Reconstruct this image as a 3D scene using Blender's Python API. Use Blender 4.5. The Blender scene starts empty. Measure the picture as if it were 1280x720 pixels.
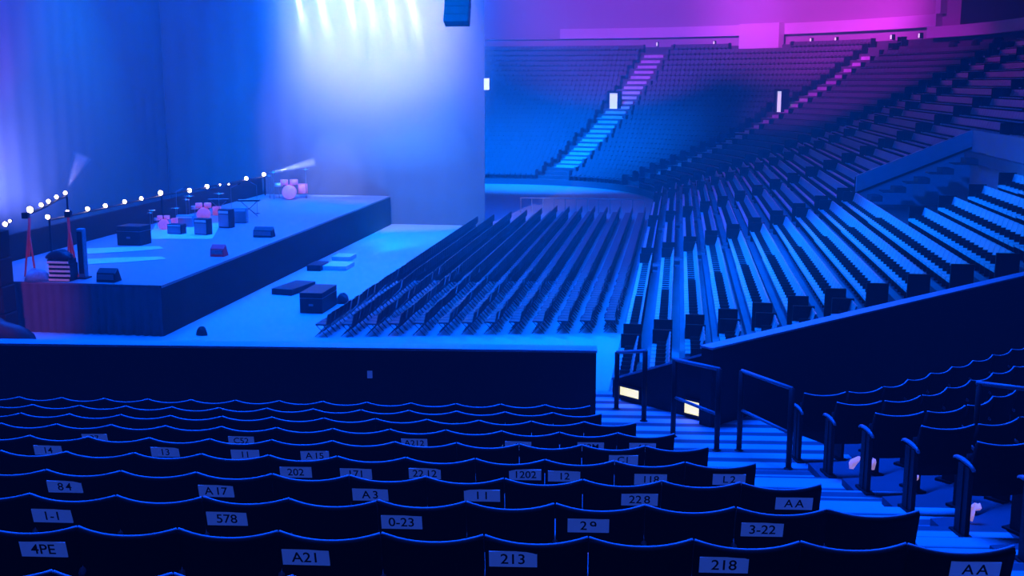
import bpy, math, random
from mathutils import Vector, Matrix

random.seed(7)
scn = bpy.context.scene
COL = scn.collection
R = math.radians

# ------------------------------------------------------------------ camera geometry
FPX = 1400.0                      # focal length in pixels of the 1280x720 frame
PITCH = R(10.4)
EYE = 9.2
ARENA = R(8.4)                    # the arena axes are turned this much from the view heading
NEAR = R(3.0)                     # the near seat rows are turned this much
FW = Vector((0, math.cos(PITCH), -math.sin(PITCH)))
UP = Vector((0, math.sin(PITCH), math.cos(PITCH)))
CAM = Vector((0, 0, EYE))

def at(x, y, z):
    "point of height z seen at photo pixel x, y"
    d = FW + Vector((1, 0, 0)) * ((x - 640) / FPX) + UP * ((360 - y) / FPX)
    return CAM + d * ((z - EYE) / d.z)
def proj(p):
    q = Vector(p) - CAM
    d = q.dot(FW)
    return 640 + FPX * q.x / d, 360 - FPX * q.dot(UP) / d, d
def A(u, v, z=0.0):
    return Vector((u * math.cos(ARENA) + v * math.sin(ARENA), -u * math.sin(ARENA) + v * math.cos(ARENA), z))
def toA(p):
    return p[0] * math.cos(ARENA) - p[1] * math.sin(ARENA), p[0] * math.sin(ARENA) + p[1] * math.cos(ARENA)
def N(s, t, z=0.0):
    return Vector((s * math.cos(NEAR) + t * math.sin(NEAR), -s * math.sin(NEAR) + t * math.cos(NEAR), z))

# ------------------------------------------------------------------ materials
def material(name, col, rough=0.6, metal=0.0, noise=0.15, scale=6.0, spec=0.3, emit=None, estr=0.0, bump=0.0):
    m = bpy.data.materials.new(name); m.use_nodes = True
    nt = m.node_tree; b = nt.nodes['Principled BSDF']
    b.inputs['Roughness'].default_value = rough
    b.inputs['Metallic'].default_value = metal
    b.inputs['Specular IOR Level'].default_value = spec
    tc = nt.nodes.new('ShaderNodeTexCoord')
    nz = nt.nodes.new('ShaderNodeTexNoise'); nz.inputs['Scale'].default_value = scale; nz.inputs['Detail'].default_value = 3
    nt.links.new(tc.outputs['Object'], nz.inputs['Vector'])
    mx = nt.nodes.new('ShaderNodeMix'); mx.data_type = 'RGBA'
    c0 = [c * (1 - noise) for c in col[:3]] + [1]; c1 = [min(1, c * (1 + noise)) for c in col[:3]] + [1]
    mx.inputs[6].default_value = c0; mx.inputs[7].default_value = c1
    nt.links.new(nz.outputs['Fac'], mx.inputs[0])
    nt.links.new(mx.outputs[2], b.inputs['Base Color'])
    if bump:
        bp = nt.nodes.new('ShaderNodeBump'); bp.inputs['Strength'].default_value = bump
        nt.links.new(nz.outputs['Fac'], bp.inputs['Height']); nt.links.new(bp.outputs['Normal'], b.inputs['Normal'])
    if emit:
        b.inputs['Emission Color'].default_value = (*emit, 1); b.inputs['Emission Strength'].default_value = estr
    return m

M = {}
M['seat_shell'] = material('seat_shell', (.006, .0065, .009), .7, noise=.3, scale=20, spec=.05)
M['seat_fabric'] = material('seat_fabric', (.008, .008, .012), .9, noise=.3, scale=60, bump=.2)
M['rim_highlight'] = material('rim_highlight', (.60, .63, .70), .45, noise=.35, scale=14)  # pale tube stands in for the blue rim highlight on seat tops
M['seat_metal'] = material('seat_metal', (.008, .008, .011), .5, noise=.3, scale=12)
M['arm_top'] = material('arm_top', (.34, .35, .4), .4, noise=.2)
M['plate'] = material('plate', (.8, .82, .86), .5, noise=.12, scale=9, emit=(.03, .10, .7), estr=.28)  # faint blue glow stands in for light falling on the plates
M['ink'] = material('ink', (.01, .01, .012), .8)
M['concrete_dark'] = material('concrete_dark', (.10, .11, .14), .9, noise=.3, scale=1.2)
M['parapet'] = material('parapet', (.022, .025, .034), .75, noise=.2, scale=.8)
M['ledge'] = material('ledge', (.62, .64, .68), .5, noise=.12)
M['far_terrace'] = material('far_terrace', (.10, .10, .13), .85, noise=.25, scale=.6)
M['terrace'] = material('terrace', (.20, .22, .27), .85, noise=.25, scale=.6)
M['stair'] = material('stair', (.40, .42, .46), .8, noise=.25, scale=1.5)
M['stand_back'] = material('stand_back', (.30, .33, .42), .42, noise=.15, scale=3, spec=.5)
M['stand_pan'] = material('stand_pan', (.46, .50, .58), .45, noise=.2, scale=5, spec=.5)
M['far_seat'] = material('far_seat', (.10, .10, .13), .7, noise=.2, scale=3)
M['stand_leg'] = material('stand_leg', (.015, .016, .022), .6)
M['chair_back'] = material('chair_back', (.035, .04, .055), .5, noise=.3, scale=8)
M['chair_seat'] = material('chair_seat', (.06, .065, .09), .6, noise=.3, scale=8)
M['floor'] = material('floor', (.42, .44, .48), .7, noise=.12, scale=.15)
M['deck'] = material('deck', (.24, .25, .28), .5, noise=.12, scale=.3)
M['drape'] = material('drape', (.10, .10, .12), .95, noise=.15, scale=.15)
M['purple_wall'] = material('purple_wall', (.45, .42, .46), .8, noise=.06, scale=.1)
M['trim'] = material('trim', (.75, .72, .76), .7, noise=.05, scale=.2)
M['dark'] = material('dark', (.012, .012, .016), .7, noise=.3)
M['case'] = material('case', (.03, .03, .04), .5, noise=.3)
M['case_metal'] = material('case_metal', (.35, .36, .4), .35, metal=.6)
M['rail'] = material('rail', (.010, .011, .014), .45, noise=.2)
M['rail_top'] = material('rail_top', (.35, .36, .4), .4)
M['paper'] = material('paper', (.9, .82, .86), .8, noise=.12, scale=30, bump=.4, emit=(.80, .50, .92), estr=.32)  # papers glow a little so they look lit
M['white_gear'] = material('white_gear', (.8, .76, .8), .5, noise=.2, scale=10)
M['pink_lit_gear'] = material('pink_lit_gear', (.75, .25, .38), .4, noise=.3, scale=8, emit=(.9, .18, .35), estr=.25)  # pink stage light painted in as shell colour and faint glow
M['red_lit_metal'] = material('red_lit_metal', (.5, .06, .08), .5, noise=.2, emit=(.7, .03, .12), estr=.12)  # red light on the stands painted in as colour and faint glow
M['teal_gear'] = material('teal_gear', (.12, .35, .42), .5, noise=.4, scale=14)
M['cymbal'] = material('cymbal', (.8, .6, .45), .25, metal=.8)
M['mat'] = material('mat', (.7, .7, .74), .9, noise=.25, scale=2)  # pale rug cloth, also the colour of the painted deck light pools
M['lens'] = material('lens', (1, 1, 1), .3, emit=(1, .74, .62), estr=14)
M['exit_glow'] = material('exit_glow', (.9, .9, .9), .5, emit=(.75, .7, 1), estr=1.0)
M['step_glow'] = material('step_glow', (.9, .9, .8), .5, emit=(1, .93, .32), estr=1.0, noise=.3, scale=12)

def striped_material(name, base, dark, axis, freq, duty):
    m = bpy.data.materials.new(name); m.use_nodes = True
    nt = m.node_tree; b = nt.nodes['Principled BSDF']; b.inputs['Roughness'].default_value = .75
    tc = nt.nodes.new('ShaderNodeTexCoord'); sp = nt.nodes.new('ShaderNodeSeparateXYZ')
    nt.links.new(tc.outputs['Object'], sp.inputs[0])
    mu = nt.nodes.new('ShaderNodeMath'); mu.operation = 'MULTIPLY'; mu.inputs[1].default_value = freq
    fr = nt.nodes.new('ShaderNodeMath'); fr.operation = 'FRACT'
    nt.links.new(sp.outputs[axis], mu.inputs[0]); nt.links.new(mu.outputs[0], fr.inputs[0])
    rp = nt.nodes.new('ShaderNodeValToRGB')
    e = rp.color_ramp.elements
    e[0].position = 0; e[0].color = (*dark, 1); e[1].position = 1; e[1].color = (*dark, 1)
    a = rp.color_ramp.elements.new(duty); a.color = (*dark, 1)
    c = rp.color_ramp.elements.new(min(.98, duty + .12)); c.color = (*base, 1)
    d = rp.color_ramp.elements.new(.93); d.color = (*base, 1)
    nt.links.new(fr.outputs[0], rp.inputs[0])
    nz = nt.nodes.new('ShaderNodeTexNoise'); nz.inputs['Scale'].default_value = 3
    mx = nt.nodes.new('ShaderNodeMix'); mx.data_type = 'RGBA'; mx.blend_type = 'MULTIPLY'; mx.inputs[0].default_value = .5
    nt.links.new(rp.outputs[0], mx.inputs[6]); nt.links.new(nz.outputs['Fac'], mx.inputs[7])
    nt.links.new(mx.outputs[2], b.inputs['Base Color'])
    return m
M['landing'] = striped_material('landing', (.8, .82, .86), (.14, .14, .18), 1, 3.0, .34)

# ------------------------------------------------------------------ mesh builder
class MB:
    def __init__(self): self.v = []; self.f = []; self.m = []; self.mats = []
    def mi(self, mat):
        if mat not in self.mats: self.mats.append(mat)
        return self.mats.index(mat)
    def add(self, vs, fs, mat, mtx=None):
        b = len(self.v); i = self.mi(mat)
        self.v += [tuple(mtx @ Vector(p)) if mtx is not None else tuple(p) for p in vs]
        for f in fs: self.f.append([b + k for k in f]); self.m.append(i)
    def box(self, x0, x1, y0, y1, z0, z1, mat, mtx=None):
        vs = [(x0,y0,z0),(x1,y0,z0),(x1,y1,z0),(x0,y1,z0),(x0,y0,z1),(x1,y0,z1),(x1,y1,z1),(x0,y1,z1)]
        self.add(vs, [(0,3,2,1),(4,5,6,7),(0,1,5,4),(1,2,6,5),(2,3,7,6),(3,0,4,7)], mat, mtx)
    def prism(self, poly, z0, z1, mat, mtx=None):
        n = len(poly)
        area = sum(poly[i][0]*poly[(i+1)%n][1]-poly[(i+1)%n][0]*poly[i][1] for i in range(n))
        zz0 = list(z0) if isinstance(z0, (list, tuple)) else [z0]*n
        zz1 = list(z1) if isinstance(z1, (list, tuple)) else [z1]*n
        if area < 0: poly, zz0, zz1 = poly[::-1], zz0[::-1], zz1[::-1]
        vs = [(p[0],p[1],zz0[i]) for i,p in enumerate(poly)] + [(p[0],p[1],zz1[i]) for i,p in enumerate(poly)]
        fs = [tuple(range(n-1,-1,-1)), tuple(range(n,2*n))] + [(i,(i+1)%n,n+(i+1)%n,n+i) for i in range(n)]
        self.add(vs, fs, mat, mtx)
    def tube(self, pts, r, mat, n=8, cap=True, mtx=None):
        pts = [Vector(p) for p in pts]; vs = []; fs = []
        for i, p in enumerate(pts):
            d = (pts[min(i+1,len(pts)-1)] - pts[max(i-1,0)]).normalized()
            a = d.orthogonal().normalized() if abs(d.z) > .99 else d.cross(Vector((0,0,1))).normalized()
            b = d.cross(a)
            rr = r[i] if isinstance(r, (list, tuple)) else r
            for k in range(n):
                an = 2*math.pi*k/n; vs.append(p + a*(rr*math.cos(an)) + b*(rr*math.sin(an)))
        for i in range(len(pts)-1):
            for k in range(n):
                fs.append((i*n+k, i*n+(k+1)%n, (i+1)*n+(k+1)%n, (i+1)*n+k))
        if cap: fs += [tuple(range(n-1,-1,-1)), tuple((len(pts)-1)*n + k for k in range(n))]
        self.add(vs, fs, mat, mtx)
    def lathe(self, prof, mat, n=16, c=(0,0,0), mtx=None):
        vs = []; fs = []
        for r, z in prof:
            for k in range(n):
                an = 2*math.pi*k/n; vs.append((c[0]+r*math.cos(an), c[1]+r*math.sin(an), c[2]+z))
        for i in range(len(prof)-1):
            for k in range(n): fs.append((i*n+k, i*n+(k+1)%n, (i+1)*n+(k+1)%n, (i+1)*n+k))
        fs += [tuple(range(n-1,-1,-1)), tuple((len(prof)-1)*n+k for k in range(n))]
        self.add(vs, fs, mat, mtx)
    def mesh(self, name, smooth=False):
        me = bpy.data.meshes.new(name); me.from_pydata(self.v, [], self.f)
        for mt in self.mats: me.materials.append(mt)
        for p, i in zip(me.polygons, self.m): p.material_index = i; p.use_smooth = smooth
        me.update(); return me

def link(name, data, parent=None, loc=None, rz=None, mw=None):
    o = bpy.data.objects.new(name, data); COL.objects.link(o)
    if parent: o.parent = parent
    if loc is not None: o.location = loc
    if rz is not None: o.rotation_euler = (0, 0, rz)
    if mw is not None: o.matrix_world = mw
    return o
def tag(o, label, cat, group=None, kind=None):
    o['label'] = label; o['category'] = cat
    if group: o['group'] = group
    if kind: o['kind'] = kind
    return o
def struct(name, mb, label=None, smooth=False, **k):
    o = link(name, mb.mesh(name, smooth), **k); o['kind'] = 'structure'
    if label: o['label'] = label
    return o
def bevel(o, w, seg=2):
    b = o.modifiers.new('bevel', 'BEVEL'); b.width = w; b.segments = seg; b.limit_method = 'ANGLE'
ORD = ['', 'first','second','third','fourth','fifth','sixth','seventh','eighth','ninth','tenth','eleventh','twelfth','thirteenth','fourteenth',
       'fifteenth','sixteenth','seventeenth','eighteenth','nineteenth']
TENS = {2:'twent',3:'thirt',4:'fort',5:'fift',6:'sixt',7:'sevent',8:'eight',9:'ninet'}
def ordw(n):
    if n < 20: return ORD[n]
    if n >= 100: return 'hundredth' if n == 100 else 'hundred-and-' + ordw(n - 100)
    return TENS[n//10] + ('ieth' if n % 10 == 0 else 'y-' + ORD[n % 10])

# ------------------------------------------------------------------ arena shell
U0, RC, VEND = -1.8, 14.0, 102.0          # stand front line, corner radius, far end
CU, CV = U0 - RC, VEND - RC
V0 = 22.0
NROW = 29
def zrow(r): return .5 + .28*r + .006*r*r
LS = CV - V0; LA = RC * math.pi/2
def bound(s, rho):
    "arena u, v and outward angle at parameter s (metres on the front line) offset rho outward"
    if s <= LS: return U0 + rho, V0 + s, 0.0
    if s <= LS + LA:
        an = (s - LS)/RC
        return CU + (RC+rho)*math.cos(an), CV + (RC+rho)*math.sin(an), an
    return CU - (s - LS - LA), VEND + rho, math.pi/2
S_END = LS + LA + 26
samples = [i*3.0 for i in range(int(LS//3)+1)] + [LS] + [LS + LA*i/24 for i in range(1, 25)] + [LS + LA + i*4.0 for i in range(1, 8)]
VOM = (8.7, 13.5, 44.0, 55.0)             # opening in the right stand: u0 u1 v0 v1
samples += [VOM[2]-V0, VOM[3]-V0]
samples = sorted(set(samples))

fl = MB()
fl.prism([(-70,-6),(60,-6),(60,150),(-70,150)], -.3, 0, M['floor'], Matrix.Rotation(-ARENA,4,'Z'))
struct('floor', fl)
tr = MB()
ex = [U0 + k for k in range(NROW)]
for k in range(NROW):
    r0, r1, z = float(k), float(k+1), zrow(k)
    zp = 0 if k == 0 else zrow(k-1)
    for s0, s1 in zip(samples[:-1], samples[1:]):
        a0, b0, _ = bound(s0, r0); a1, b1, _ = bound(s1, r0); c0, d0, _ = bound(s0, r1); c1, d1, _ = bound(s1, r1)
        vm = V0 + (s0+s1)/2
        if s1 <= LS and VOM[0] <= U0+k+.5 <= VOM[1] and VOM[2] < vm < VOM[3]: continue
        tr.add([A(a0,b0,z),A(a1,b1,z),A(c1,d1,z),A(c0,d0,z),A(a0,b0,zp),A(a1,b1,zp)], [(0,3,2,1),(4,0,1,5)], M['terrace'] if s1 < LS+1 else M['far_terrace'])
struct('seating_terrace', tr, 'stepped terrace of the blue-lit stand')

# the sunken entrance in the right stand
vo = MB()
ua, ub, va, vb = VOM
zf = zrow(9.5) - .2
RA = Matrix.Rotation(-ARENA, 4, 'Z')
M['entrance'] = material('entrance', (.5, .52, .58), .7, noise=.15, scale=.5)
vo.box(ua, ub, va, vb, zf-.2, zf, M['concrete_dark'], RA)
vo.prism([(ua-.3,vb),(ub,vb),(ub,vb+.2),(ua-.3,vb+.2)], [zf-.5]*4, [zrow(10.5)+.75, zrow(15.5)+.75, zrow(15.5)+.75, zrow(10.5)+.75], M['entrance'], RA)
vo.box(ub, ub+.2, va, vb+.2, zf-.5, zrow(15.5)+.75, M['entrance'], RA)
vo.box(ua, ub, va-.2, va, zf-.5, zrow(10), M['concrete_dark'], RA)
vo.box(ua-.15, ua, va, vb, zf-.5, zrow(9.5)+.05, M['concrete_dark'], RA)
vo.prism([(ua-.3,vb-.08),(ub,vb-.08),(ub,vb),(ua-.3,vb)], [zrow(10.5)-.12, zrow(15.5)-.12, zrow(15.5)-.12, zrow(10.5)-.12], [zrow(10.5)-.02, zrow(15.5)-.02, zrow(15.5)-.02, zrow(10.5)-.02], M['dark'], RA)
struct('wall_entrance', vo, 'sunken entrance box with low walls in the right stand')

# upper wall, its trims and the ceiling
wl = MB()
ZT = zrow(NROW-1)
for s0, s1 in zip(samples[:-1], samples[1:]):
    a0,b0,_ = bound(s0, NROW); a1,b1,_ = bound(s1, NROW)
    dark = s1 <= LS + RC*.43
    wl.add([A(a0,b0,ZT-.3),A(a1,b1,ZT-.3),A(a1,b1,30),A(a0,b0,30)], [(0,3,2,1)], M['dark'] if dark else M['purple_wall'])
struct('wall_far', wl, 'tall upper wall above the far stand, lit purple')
def band(s0, s1, rin, rout, z0, z1, mat, n=24, mb=None):
    mb = mb or MB()
    for i in range(n):
        p, q = s0+(s1-s0)*i/n, s0+(s1-s0)*(i+1)/n
        P = [bound(p,rin), bound(q,rin), bound(q,rout), bound(p,rout)]
        mb.prism([tuple(A(u,v).xy) for u,v,_ in P], z0, z1, mat)
    return mb
def s_of_x(x, y, rho):
    best = min((abs(proj(A(*bound(s, rho)[:2], zrow(28)))[0]-x), s) for s in [LS*.5 + i*.1 for i in range(int((S_END-LS*.5)/.1))])
    return best[1]
SA, SB = s_of_x(1172, 30, 28.6), s_of_x(700, 30, 28.6)
SC = s_of_x(604, 30, 28.6)
struct('trim_1', band(SA, SB, 28.3, 29, ZT+1.05, ZT+2.15, M['trim']), 'pale horizontal fascia band under the purple wall')
struct('trim_2', band(SA-.18, SA+.05, 28.3, 29, ZT+2.15, 30, M['trim'], 1), 'pale upright edge of the purple wall')
struct('trim_4', band(SB-.02, SC+2, 28.5, 29, ZT+1.0, ZT+2.0, M['purple_wall']), 'dull fascia band beside the drape')
# panel of the wall between the trims sits a little proud and paler
pb = band(s_of_x(975,30,27.6), s_of_x(926,30,27.6), 27.3, 28.25, ZT-.75, ZT+2.2, M['trim'], 3)
press = link('press_box', pb.mesh('press_box')); tag(press, 'pale square booth hanging below the purple fascia band', 'booth')
# balcony front at the right end of the purple wall
lb = band(s_of_x(1285,50,28) - 14, s_of_x(1168,50,28), 27.2, 29, ZT+.0, ZT+.95, M['trim'], 12)
struct('trim_3', lb, 'pale balcony front beside the purple wall')
for i, x in enumerate((1195, 1222, 1248)):
    s = s_of_x(x, 55, 27); u, v, an = bound(s, 27.0)
    b = MB()
    b.lathe([(.05,0),(.48,.02),(.5,.55),(.3,.85),(.05,.9)], M['dark'], 12)
    o = link('covered_stool', b.mesh('covered_stool', True), loc=A(u, v, zrow(26)+0.0))
    tag(o, 'dark rounded stool below the pale balcony, %s from the fascia end' % ordw(i+1), 'stool', 'stools below the balcony')
ce = MB(); ce.prism([(-70,-6),(60,-6),(60,150),(-70,150)], 30, 30.3, M['dark'], RA)
struct('ceiling', ce)
wn = MB(); wn.box(-70, 60, -6.3, -6, 0, 30, M['dark'], RA); struct('wall_back', wn)
wr = MB(); wr.box(60, 60.3, -6, 150, 0, 30, M['dark'], RA); struct('wall_right', wr)
wq = MB(); wq.box(-70.3, -70, -6, 150, 0, 30, M['dark'], RA); struct('wall_left', wq)
we = MB(); we.box(-70, 60, 150, 150.3, 0, 30, M['dark'], RA); struct('wall_end', we)

for i, x in enumerate((819, 889, 1010, 1042, 1111, 1146)):
    ss = s_of_x(x, 45, 28.2); u, v, an = bound(ss, 28.55)
    t = link('wall_lamp', None, loc=A(u, v, ZT + .35), rz=an - ARENA - math.pi/2)
    tag(t, 'tiny white lamp under the purple fascia, %s counted from the smoke side' % ordw(i+1), 'light', 'tiny lamps under the fascia')
    b = MB(); b.box(-.09,.09,.0,.4,-.25,.25, M['dark']); link('backplate', b.mesh('backplate'), t)
    b = MB(); b.lathe([(.07,-.2),(.085,-.1),(.085,.1),(.07,.2)], M['exit_glow'], 10); link('tube', b.mesh('tube'), t)
# ------------------------------------------------------------------ aisle stairs of the stand
AISLES_V = [(53.0, 1.5), (66.5, 1.5), (80.5, 1.3)]
AISLES_ANG = [(4.0, 1.5), (33.5, 2.3), (71.5, 2.5)]
def stairs(fn, w, k0, k1, name, label, mat):
    b = MB()
    for k in range(k0, k1):
        for h in (0, 1):
            rr = k + .5*h
            pts = fn(rr, rr+.5, w)
            zb = zrow(k) + (zrow(k+1)-zrow(k))*.5*h
            b.prism([tuple(A(*p).xy) for p in pts], zrow(k)-.01, zb+.03, mat)
    struct(name, b, label)
def fn_v(v0):
    return lambda ra, rb, w: [(U0+ra, v0-w/2), (U0+rb, v0-w/2), (U0+rb, v0+w/2), (U0+ra, v0+w/2)]
def fn_a(ang):
    an = R(ang); d = Vector((math.cos(an), math.sin(an))); n = Vector((-d.y, d.x))
    def f(ra, rb, w):
        c = Vector((CU, CV))
        return [tuple(c+d*(RC+ra)-n*w/2), tuple(c+d*(RC+rb)-n*w/2), tuple(c+d*(RC+rb)+n*w/2), tuple(c+d*(RC+ra)+n*w/2)]
    return f
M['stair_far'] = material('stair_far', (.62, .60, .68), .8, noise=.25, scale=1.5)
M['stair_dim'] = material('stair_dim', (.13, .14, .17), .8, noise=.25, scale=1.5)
stairs(fn_v(53.0), 1.1, 0, 28, 'aisle_stairs', 'stairs between the near and middle blocks of the right stand', M['stair_dim'])
stairs(fn_v(66.5), 1.1, 0, 28, 'aisle_stairs', 'stairs between the middle and far blocks of the right stand', M['stair_dim'])
stairs(fn_v(80.5), 1.0, 0, 28, 'aisle_stairs', 'stairs through the far block of the right stand', M['stair_dim'])
stairs(fn_a(4.0), .8, 3, 28, 'aisle_stairs', 'long pale stairs where the right stand begins to curve', M['stair_far'])
stairs(fn_a(33.5), 1.7, 3, 26, 'aisle_stairs', 'long pale diagonal stairs with a lit doorway, far corner', M['stair_far'])
stairs(fn_a(71.5), 2.2, 3, 27, 'aisle_stairs', 'wide pale diagonal stairs nearest the smoke, far stand', M['stair_far'])
# cross walks beside the doorways
for i, (ang, rr) in enumerate(((33.5, 12.0), (71.5, 14.0))):
    s = LS + RC*R(ang)
    struct('trim_%d' % (5+i), band(s-1.2, s+1.2, rr, rr+.6, zrow(rr)-.02, zrow(rr)+.06, M['stair_far'], 6), 'pale cross walk beside the diagonal stairs')
# lit doorways
def doorway(ang, rr, w, h, label, dv=0.0):
    an = R(ang); u, v = CU + (RC+rr)*math.cos(an), CV + (RC+rr)*math.sin(an)
    t = link('lit_doorway', None, loc=A(u, v, zrow(int(rr))), rz=an - ARENA - math.pi/2)
    tag(t, label, 'doorway', 'lit doorways of the far stand')
    b = MB(); b.box(-w/2-.25, -w/2, -.2, .5, 0, h+.2, M['dark']); b.box(w/2, w/2+.25, -.2, .5, 0, h+.2, M['dark']); b.box(-w/2, w/2, -.2, .5, h, h+.2, M['dark'])
    link('surround', b.mesh('surround'), t)
    b = MB(); b.box(-w/2, w/2, 0, .06, .03, h, M['exit_glow']); link('glow_panel', b.mesh('glow_panel'), t)
doorway(35.5, 16.5, .75, 1.9, 'narrow white lit doorway beside the diagonal stairs of the far corner')
doorway(72.5, 16.3, .9, 1.6, 'lit doorway on the wide stairs nearest the smoke')
sg = link('exit_sign', None, loc=A(-12.15, 71.3, 9.1), rz=-ARENA); tag(sg, 'small glowing white sign beside the edge of the dark drape', 'sign')

# ------------------------------------------------------------------ seats of the stand
def stand_seat_mesh(end=0):
    b = MB()
    # local: +Y is the sitting direction, origin on the tread under the seat
    w = .235
    # moulded back: three facets, curved top corners
    prof = [(-.10,.40,.07),(-.16,.62,.05),(-.21,.84,.04)]
    vs = []; fs = []
    for y, z, t in prof:
        for x in (-w, -w*.5, w*.5, w):
            dy = .025*(abs(x)/w)**2
            vs.append((x, y+dy+t/2, z))
        for x in (w, w*.5, -w*.5, -w):
            dy = .025*(abs(x)/w)**2
            vs.append((x, y+dy-t/2, z))
    for i in range(2):
        for k in range(8): fs.append((i*8+k, i*8+(k+1)%8, (i+1)*8+(k+1)%8, (i+1)*8+k))
    fs.append(tuple(16+k for k in range(8))); fs.append(tuple(7-k for k in range(8)))
    b.add(vs, fs, M['stand_back'])
    b.box(-w*.93, w*.93, -.10, .32, .38, .44, M['stand_pan'])
    b.box(-w*.93, w*.93, .32, .35, .35, .43, M['stand_pan'])
    b.box(-.248, -.218, -.2, .2, 0, .60, M['stand_leg'])
    if end: b.box(.185*end if end > 0 else -.275, .245 if end > 0 else -.215, -.26, .34, 0, .88, M['stand_leg'])
    return b
SM = stand_seat_mesh().mesh('stand_seat'); SMF = stand_seat_mesh(-1).mesh('stand_seat_end'); SME = stand_seat_mesh(1).mesh('stand_seat_end')
places = []
SPB0, SPB1 = s_of_x(975,30,27.6), s_of_x(926,30,27.6)
for k in range(NROW-1):
    rho = k + .50
    z = zrow(k)
    s = 0.0; run = 0; blk = None
    while s < S_END:
        u, v, an = bound(s, rho)
        step = .5 if s <= LS or s > LS+LA else .5*RC/(RC+rho)
        ok = True; b = None
        if s <= LS:
            vend = 35.4 - .55*(u+1.0)
            if abs(v - vend) < .75: ok = False
            if VOM[0]-.6 <= u <= VOM[1]+.6 and VOM[2]-.5 < v < VOM[3]+.5: ok = False
            if k >= 5 and abs(v - 43.0) < .7 and u > 8: ok = False
            for av, aw in AISLES_V:
                if abs(v - av) < aw/2+.25: ok = False
            b = 0 if v < vend else 1 if v < 53 else 2 if v < 66.5 else 3 if v < 80.5 else 4
        else:
            b = 5
        if s > LS - 3:
            for ag, aw in AISLES_ANG:
                lat = (s - (LS + RC*R(ag))) * ((RC+rho)/RC if s > LS else 1)
                if abs(lat) < aw/2 + .3: ok = False
        if k >= 26 and (SPB0 - .4 < s < SPB1 + .4 or s < SA + 1.0): ok = False if (k == 27 or s < SA + 1.0) else ok
        for dang, drr in ((35.5, 16.5), (72.5, 16.3)):
            du, dv_ = CU + (RC+drr)*math.cos(R(dang)), CV + (RC+drr)*math.sin(R(dang))
            if math.hypot(u-du, v-dv_) < 1.3: ok = False
        if ok:
            run = run + 1 if (blk == b and run) else 1
            blk = b
            places.append([k, b, run, u, v, an + math.pi/2 - ARENA, z, s])
        else:
            run = 0
        s += step
def wall_line(x):
    if x < 745: return 433
    if x < 850: return 488
    return 443 + (x-850)*(345-443)/420.0
cand = []
for i, p in enumerate(places):
    q = A(p[3], p[4], p[6]+.6); x, y, d = proj(q)
    if d > 1 and -5 < x < 1285 and y < wall_line(x) - 2 and y > -5: cand.append((d, i))
cand.sort()
single = {i for d, i in cand[:300]}
visible = {i for d, i in cand}
BLK = ['block hidden behind the black wall', 'block above the black wall', 'middle block past the first stairs', 'third block past the second stairs', 'fourth block', 'curved block']
stuffm = MB()
n_s = 0
seat_data = {id(SM): SM}
half = stand_seat_mesh()
tmpl = MB()
# simpler seat for the far mass
w = .235
tmpl.prism([(-w,-.16),(w,-.16),(w,-.06),(-w,-.06)], .40, .42, M['stand_back'])
fv = [(-w,-.13,.40),(w,-.13,.40),(w,-.06,.40),(-w,-.06,.40),(-w,-.23,.84),(w,-.23,.84),(w,-.18,.84),(-w,-.18,.84)]
ff = [(4,5,6,7),(0,1,5,4),(1,2,6,5),(2,3,7,6),(3,0,4,7)]
for i, p in enumerate(places):
    k, b, run, u, v, rz, z, s = p
    last = (i+1 == len(places)) or places[i+1][2] == 1
    first = run == 1
    if i in single:
        o = bpy.data.objects.new('stand_seat', SMF if first else SME if last else SM); COL.objects.link(o)
        o.location = A(u, v, z); o.rotation_euler = (0, 0, rz)
        o['row'] = k
        tag(o, 'blue-lit stand seat, %s along the %s row up, %s' % (ordw(run), ordw(k+1), BLK[b]), 'seat', 'blue-lit seats of the right stand')
    elif i in visible or (k < 28 and b in (1, 5)):
        mt = Matrix.Translation(A(u, v, z)) @ Matrix.Rotation(rz, 4, 'Z')
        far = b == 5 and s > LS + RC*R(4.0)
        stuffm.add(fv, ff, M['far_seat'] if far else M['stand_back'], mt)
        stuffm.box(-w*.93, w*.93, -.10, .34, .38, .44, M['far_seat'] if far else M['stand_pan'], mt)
        if first or last: stuffm.box(-.27, -.21, -.26, .34, 0, .88, M['stand_leg'], mt)
        else: stuffm.box(-.25, -.22, -.2, .2, 0, .5, M['stand_leg'], mt)
o = link('stand_seating', stuffm.mesh('stand_seating'))
tag(o, 'mass of blue seats filling the far stand and its curved corner', 'seats', kind='stuff')

# ------------------------------------------------------------------ floor chairs
def chair_mesh():
    b = MB()
    w = .22
    vs = []; fs = []
    for (y, z) in ((-.20, .50), (-.24, .68), (-.27, .86)):
        for x in (-w, 0, w): vs.append((x, y - .03*(1-(x/w)**2) + .015, z))
        for x in (w, 0, -w): vs.append((x, y - .03*(1-(x/w)**2) - .015, z))
    for i in range(2):
        for k in range(6): fs.append((i*6+k, i*6+(k+1)%6, (i+1)*6+(k+1)%6, (i+1)*6+k))
    fs += [tuple(12+k for k in range(6)), tuple(5-k for k in range(6))]
    b.add(vs, fs, M['chair_back'])
    b.box(-w, w, -.20, .22, .43, .48, M['chair_seat'])
    for sx in (-1, 1):
        x = sx*(w+.01)
        b.tube([(x,-.27,.84),(x,-.19,.45),(x,.24,0)], .014, M['chair_back'], 5)
        b.tube([(x,.18,.44),(x,-.24,0)], .014, M['chair_back'], 5)
    b.tube([(-w,.1,.16),(w,.1,.16)], .01, M['chair_back'], 5)
    return b
CM = chair_mesh().mesh('folding_chair')
chairs = []
NR = 13
for r in range(NR):
    u = -12.75 + r*.865
    vs0 = 38.9 + 2.3*r/(NR-1)
    vs1 = 70.0 + 7.0*min(1, r/5)
    n = int((vs1 - vs0)/.5)
    for i in range(n): chairs.append((r, i, u, vs0 + i*.5))
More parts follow.
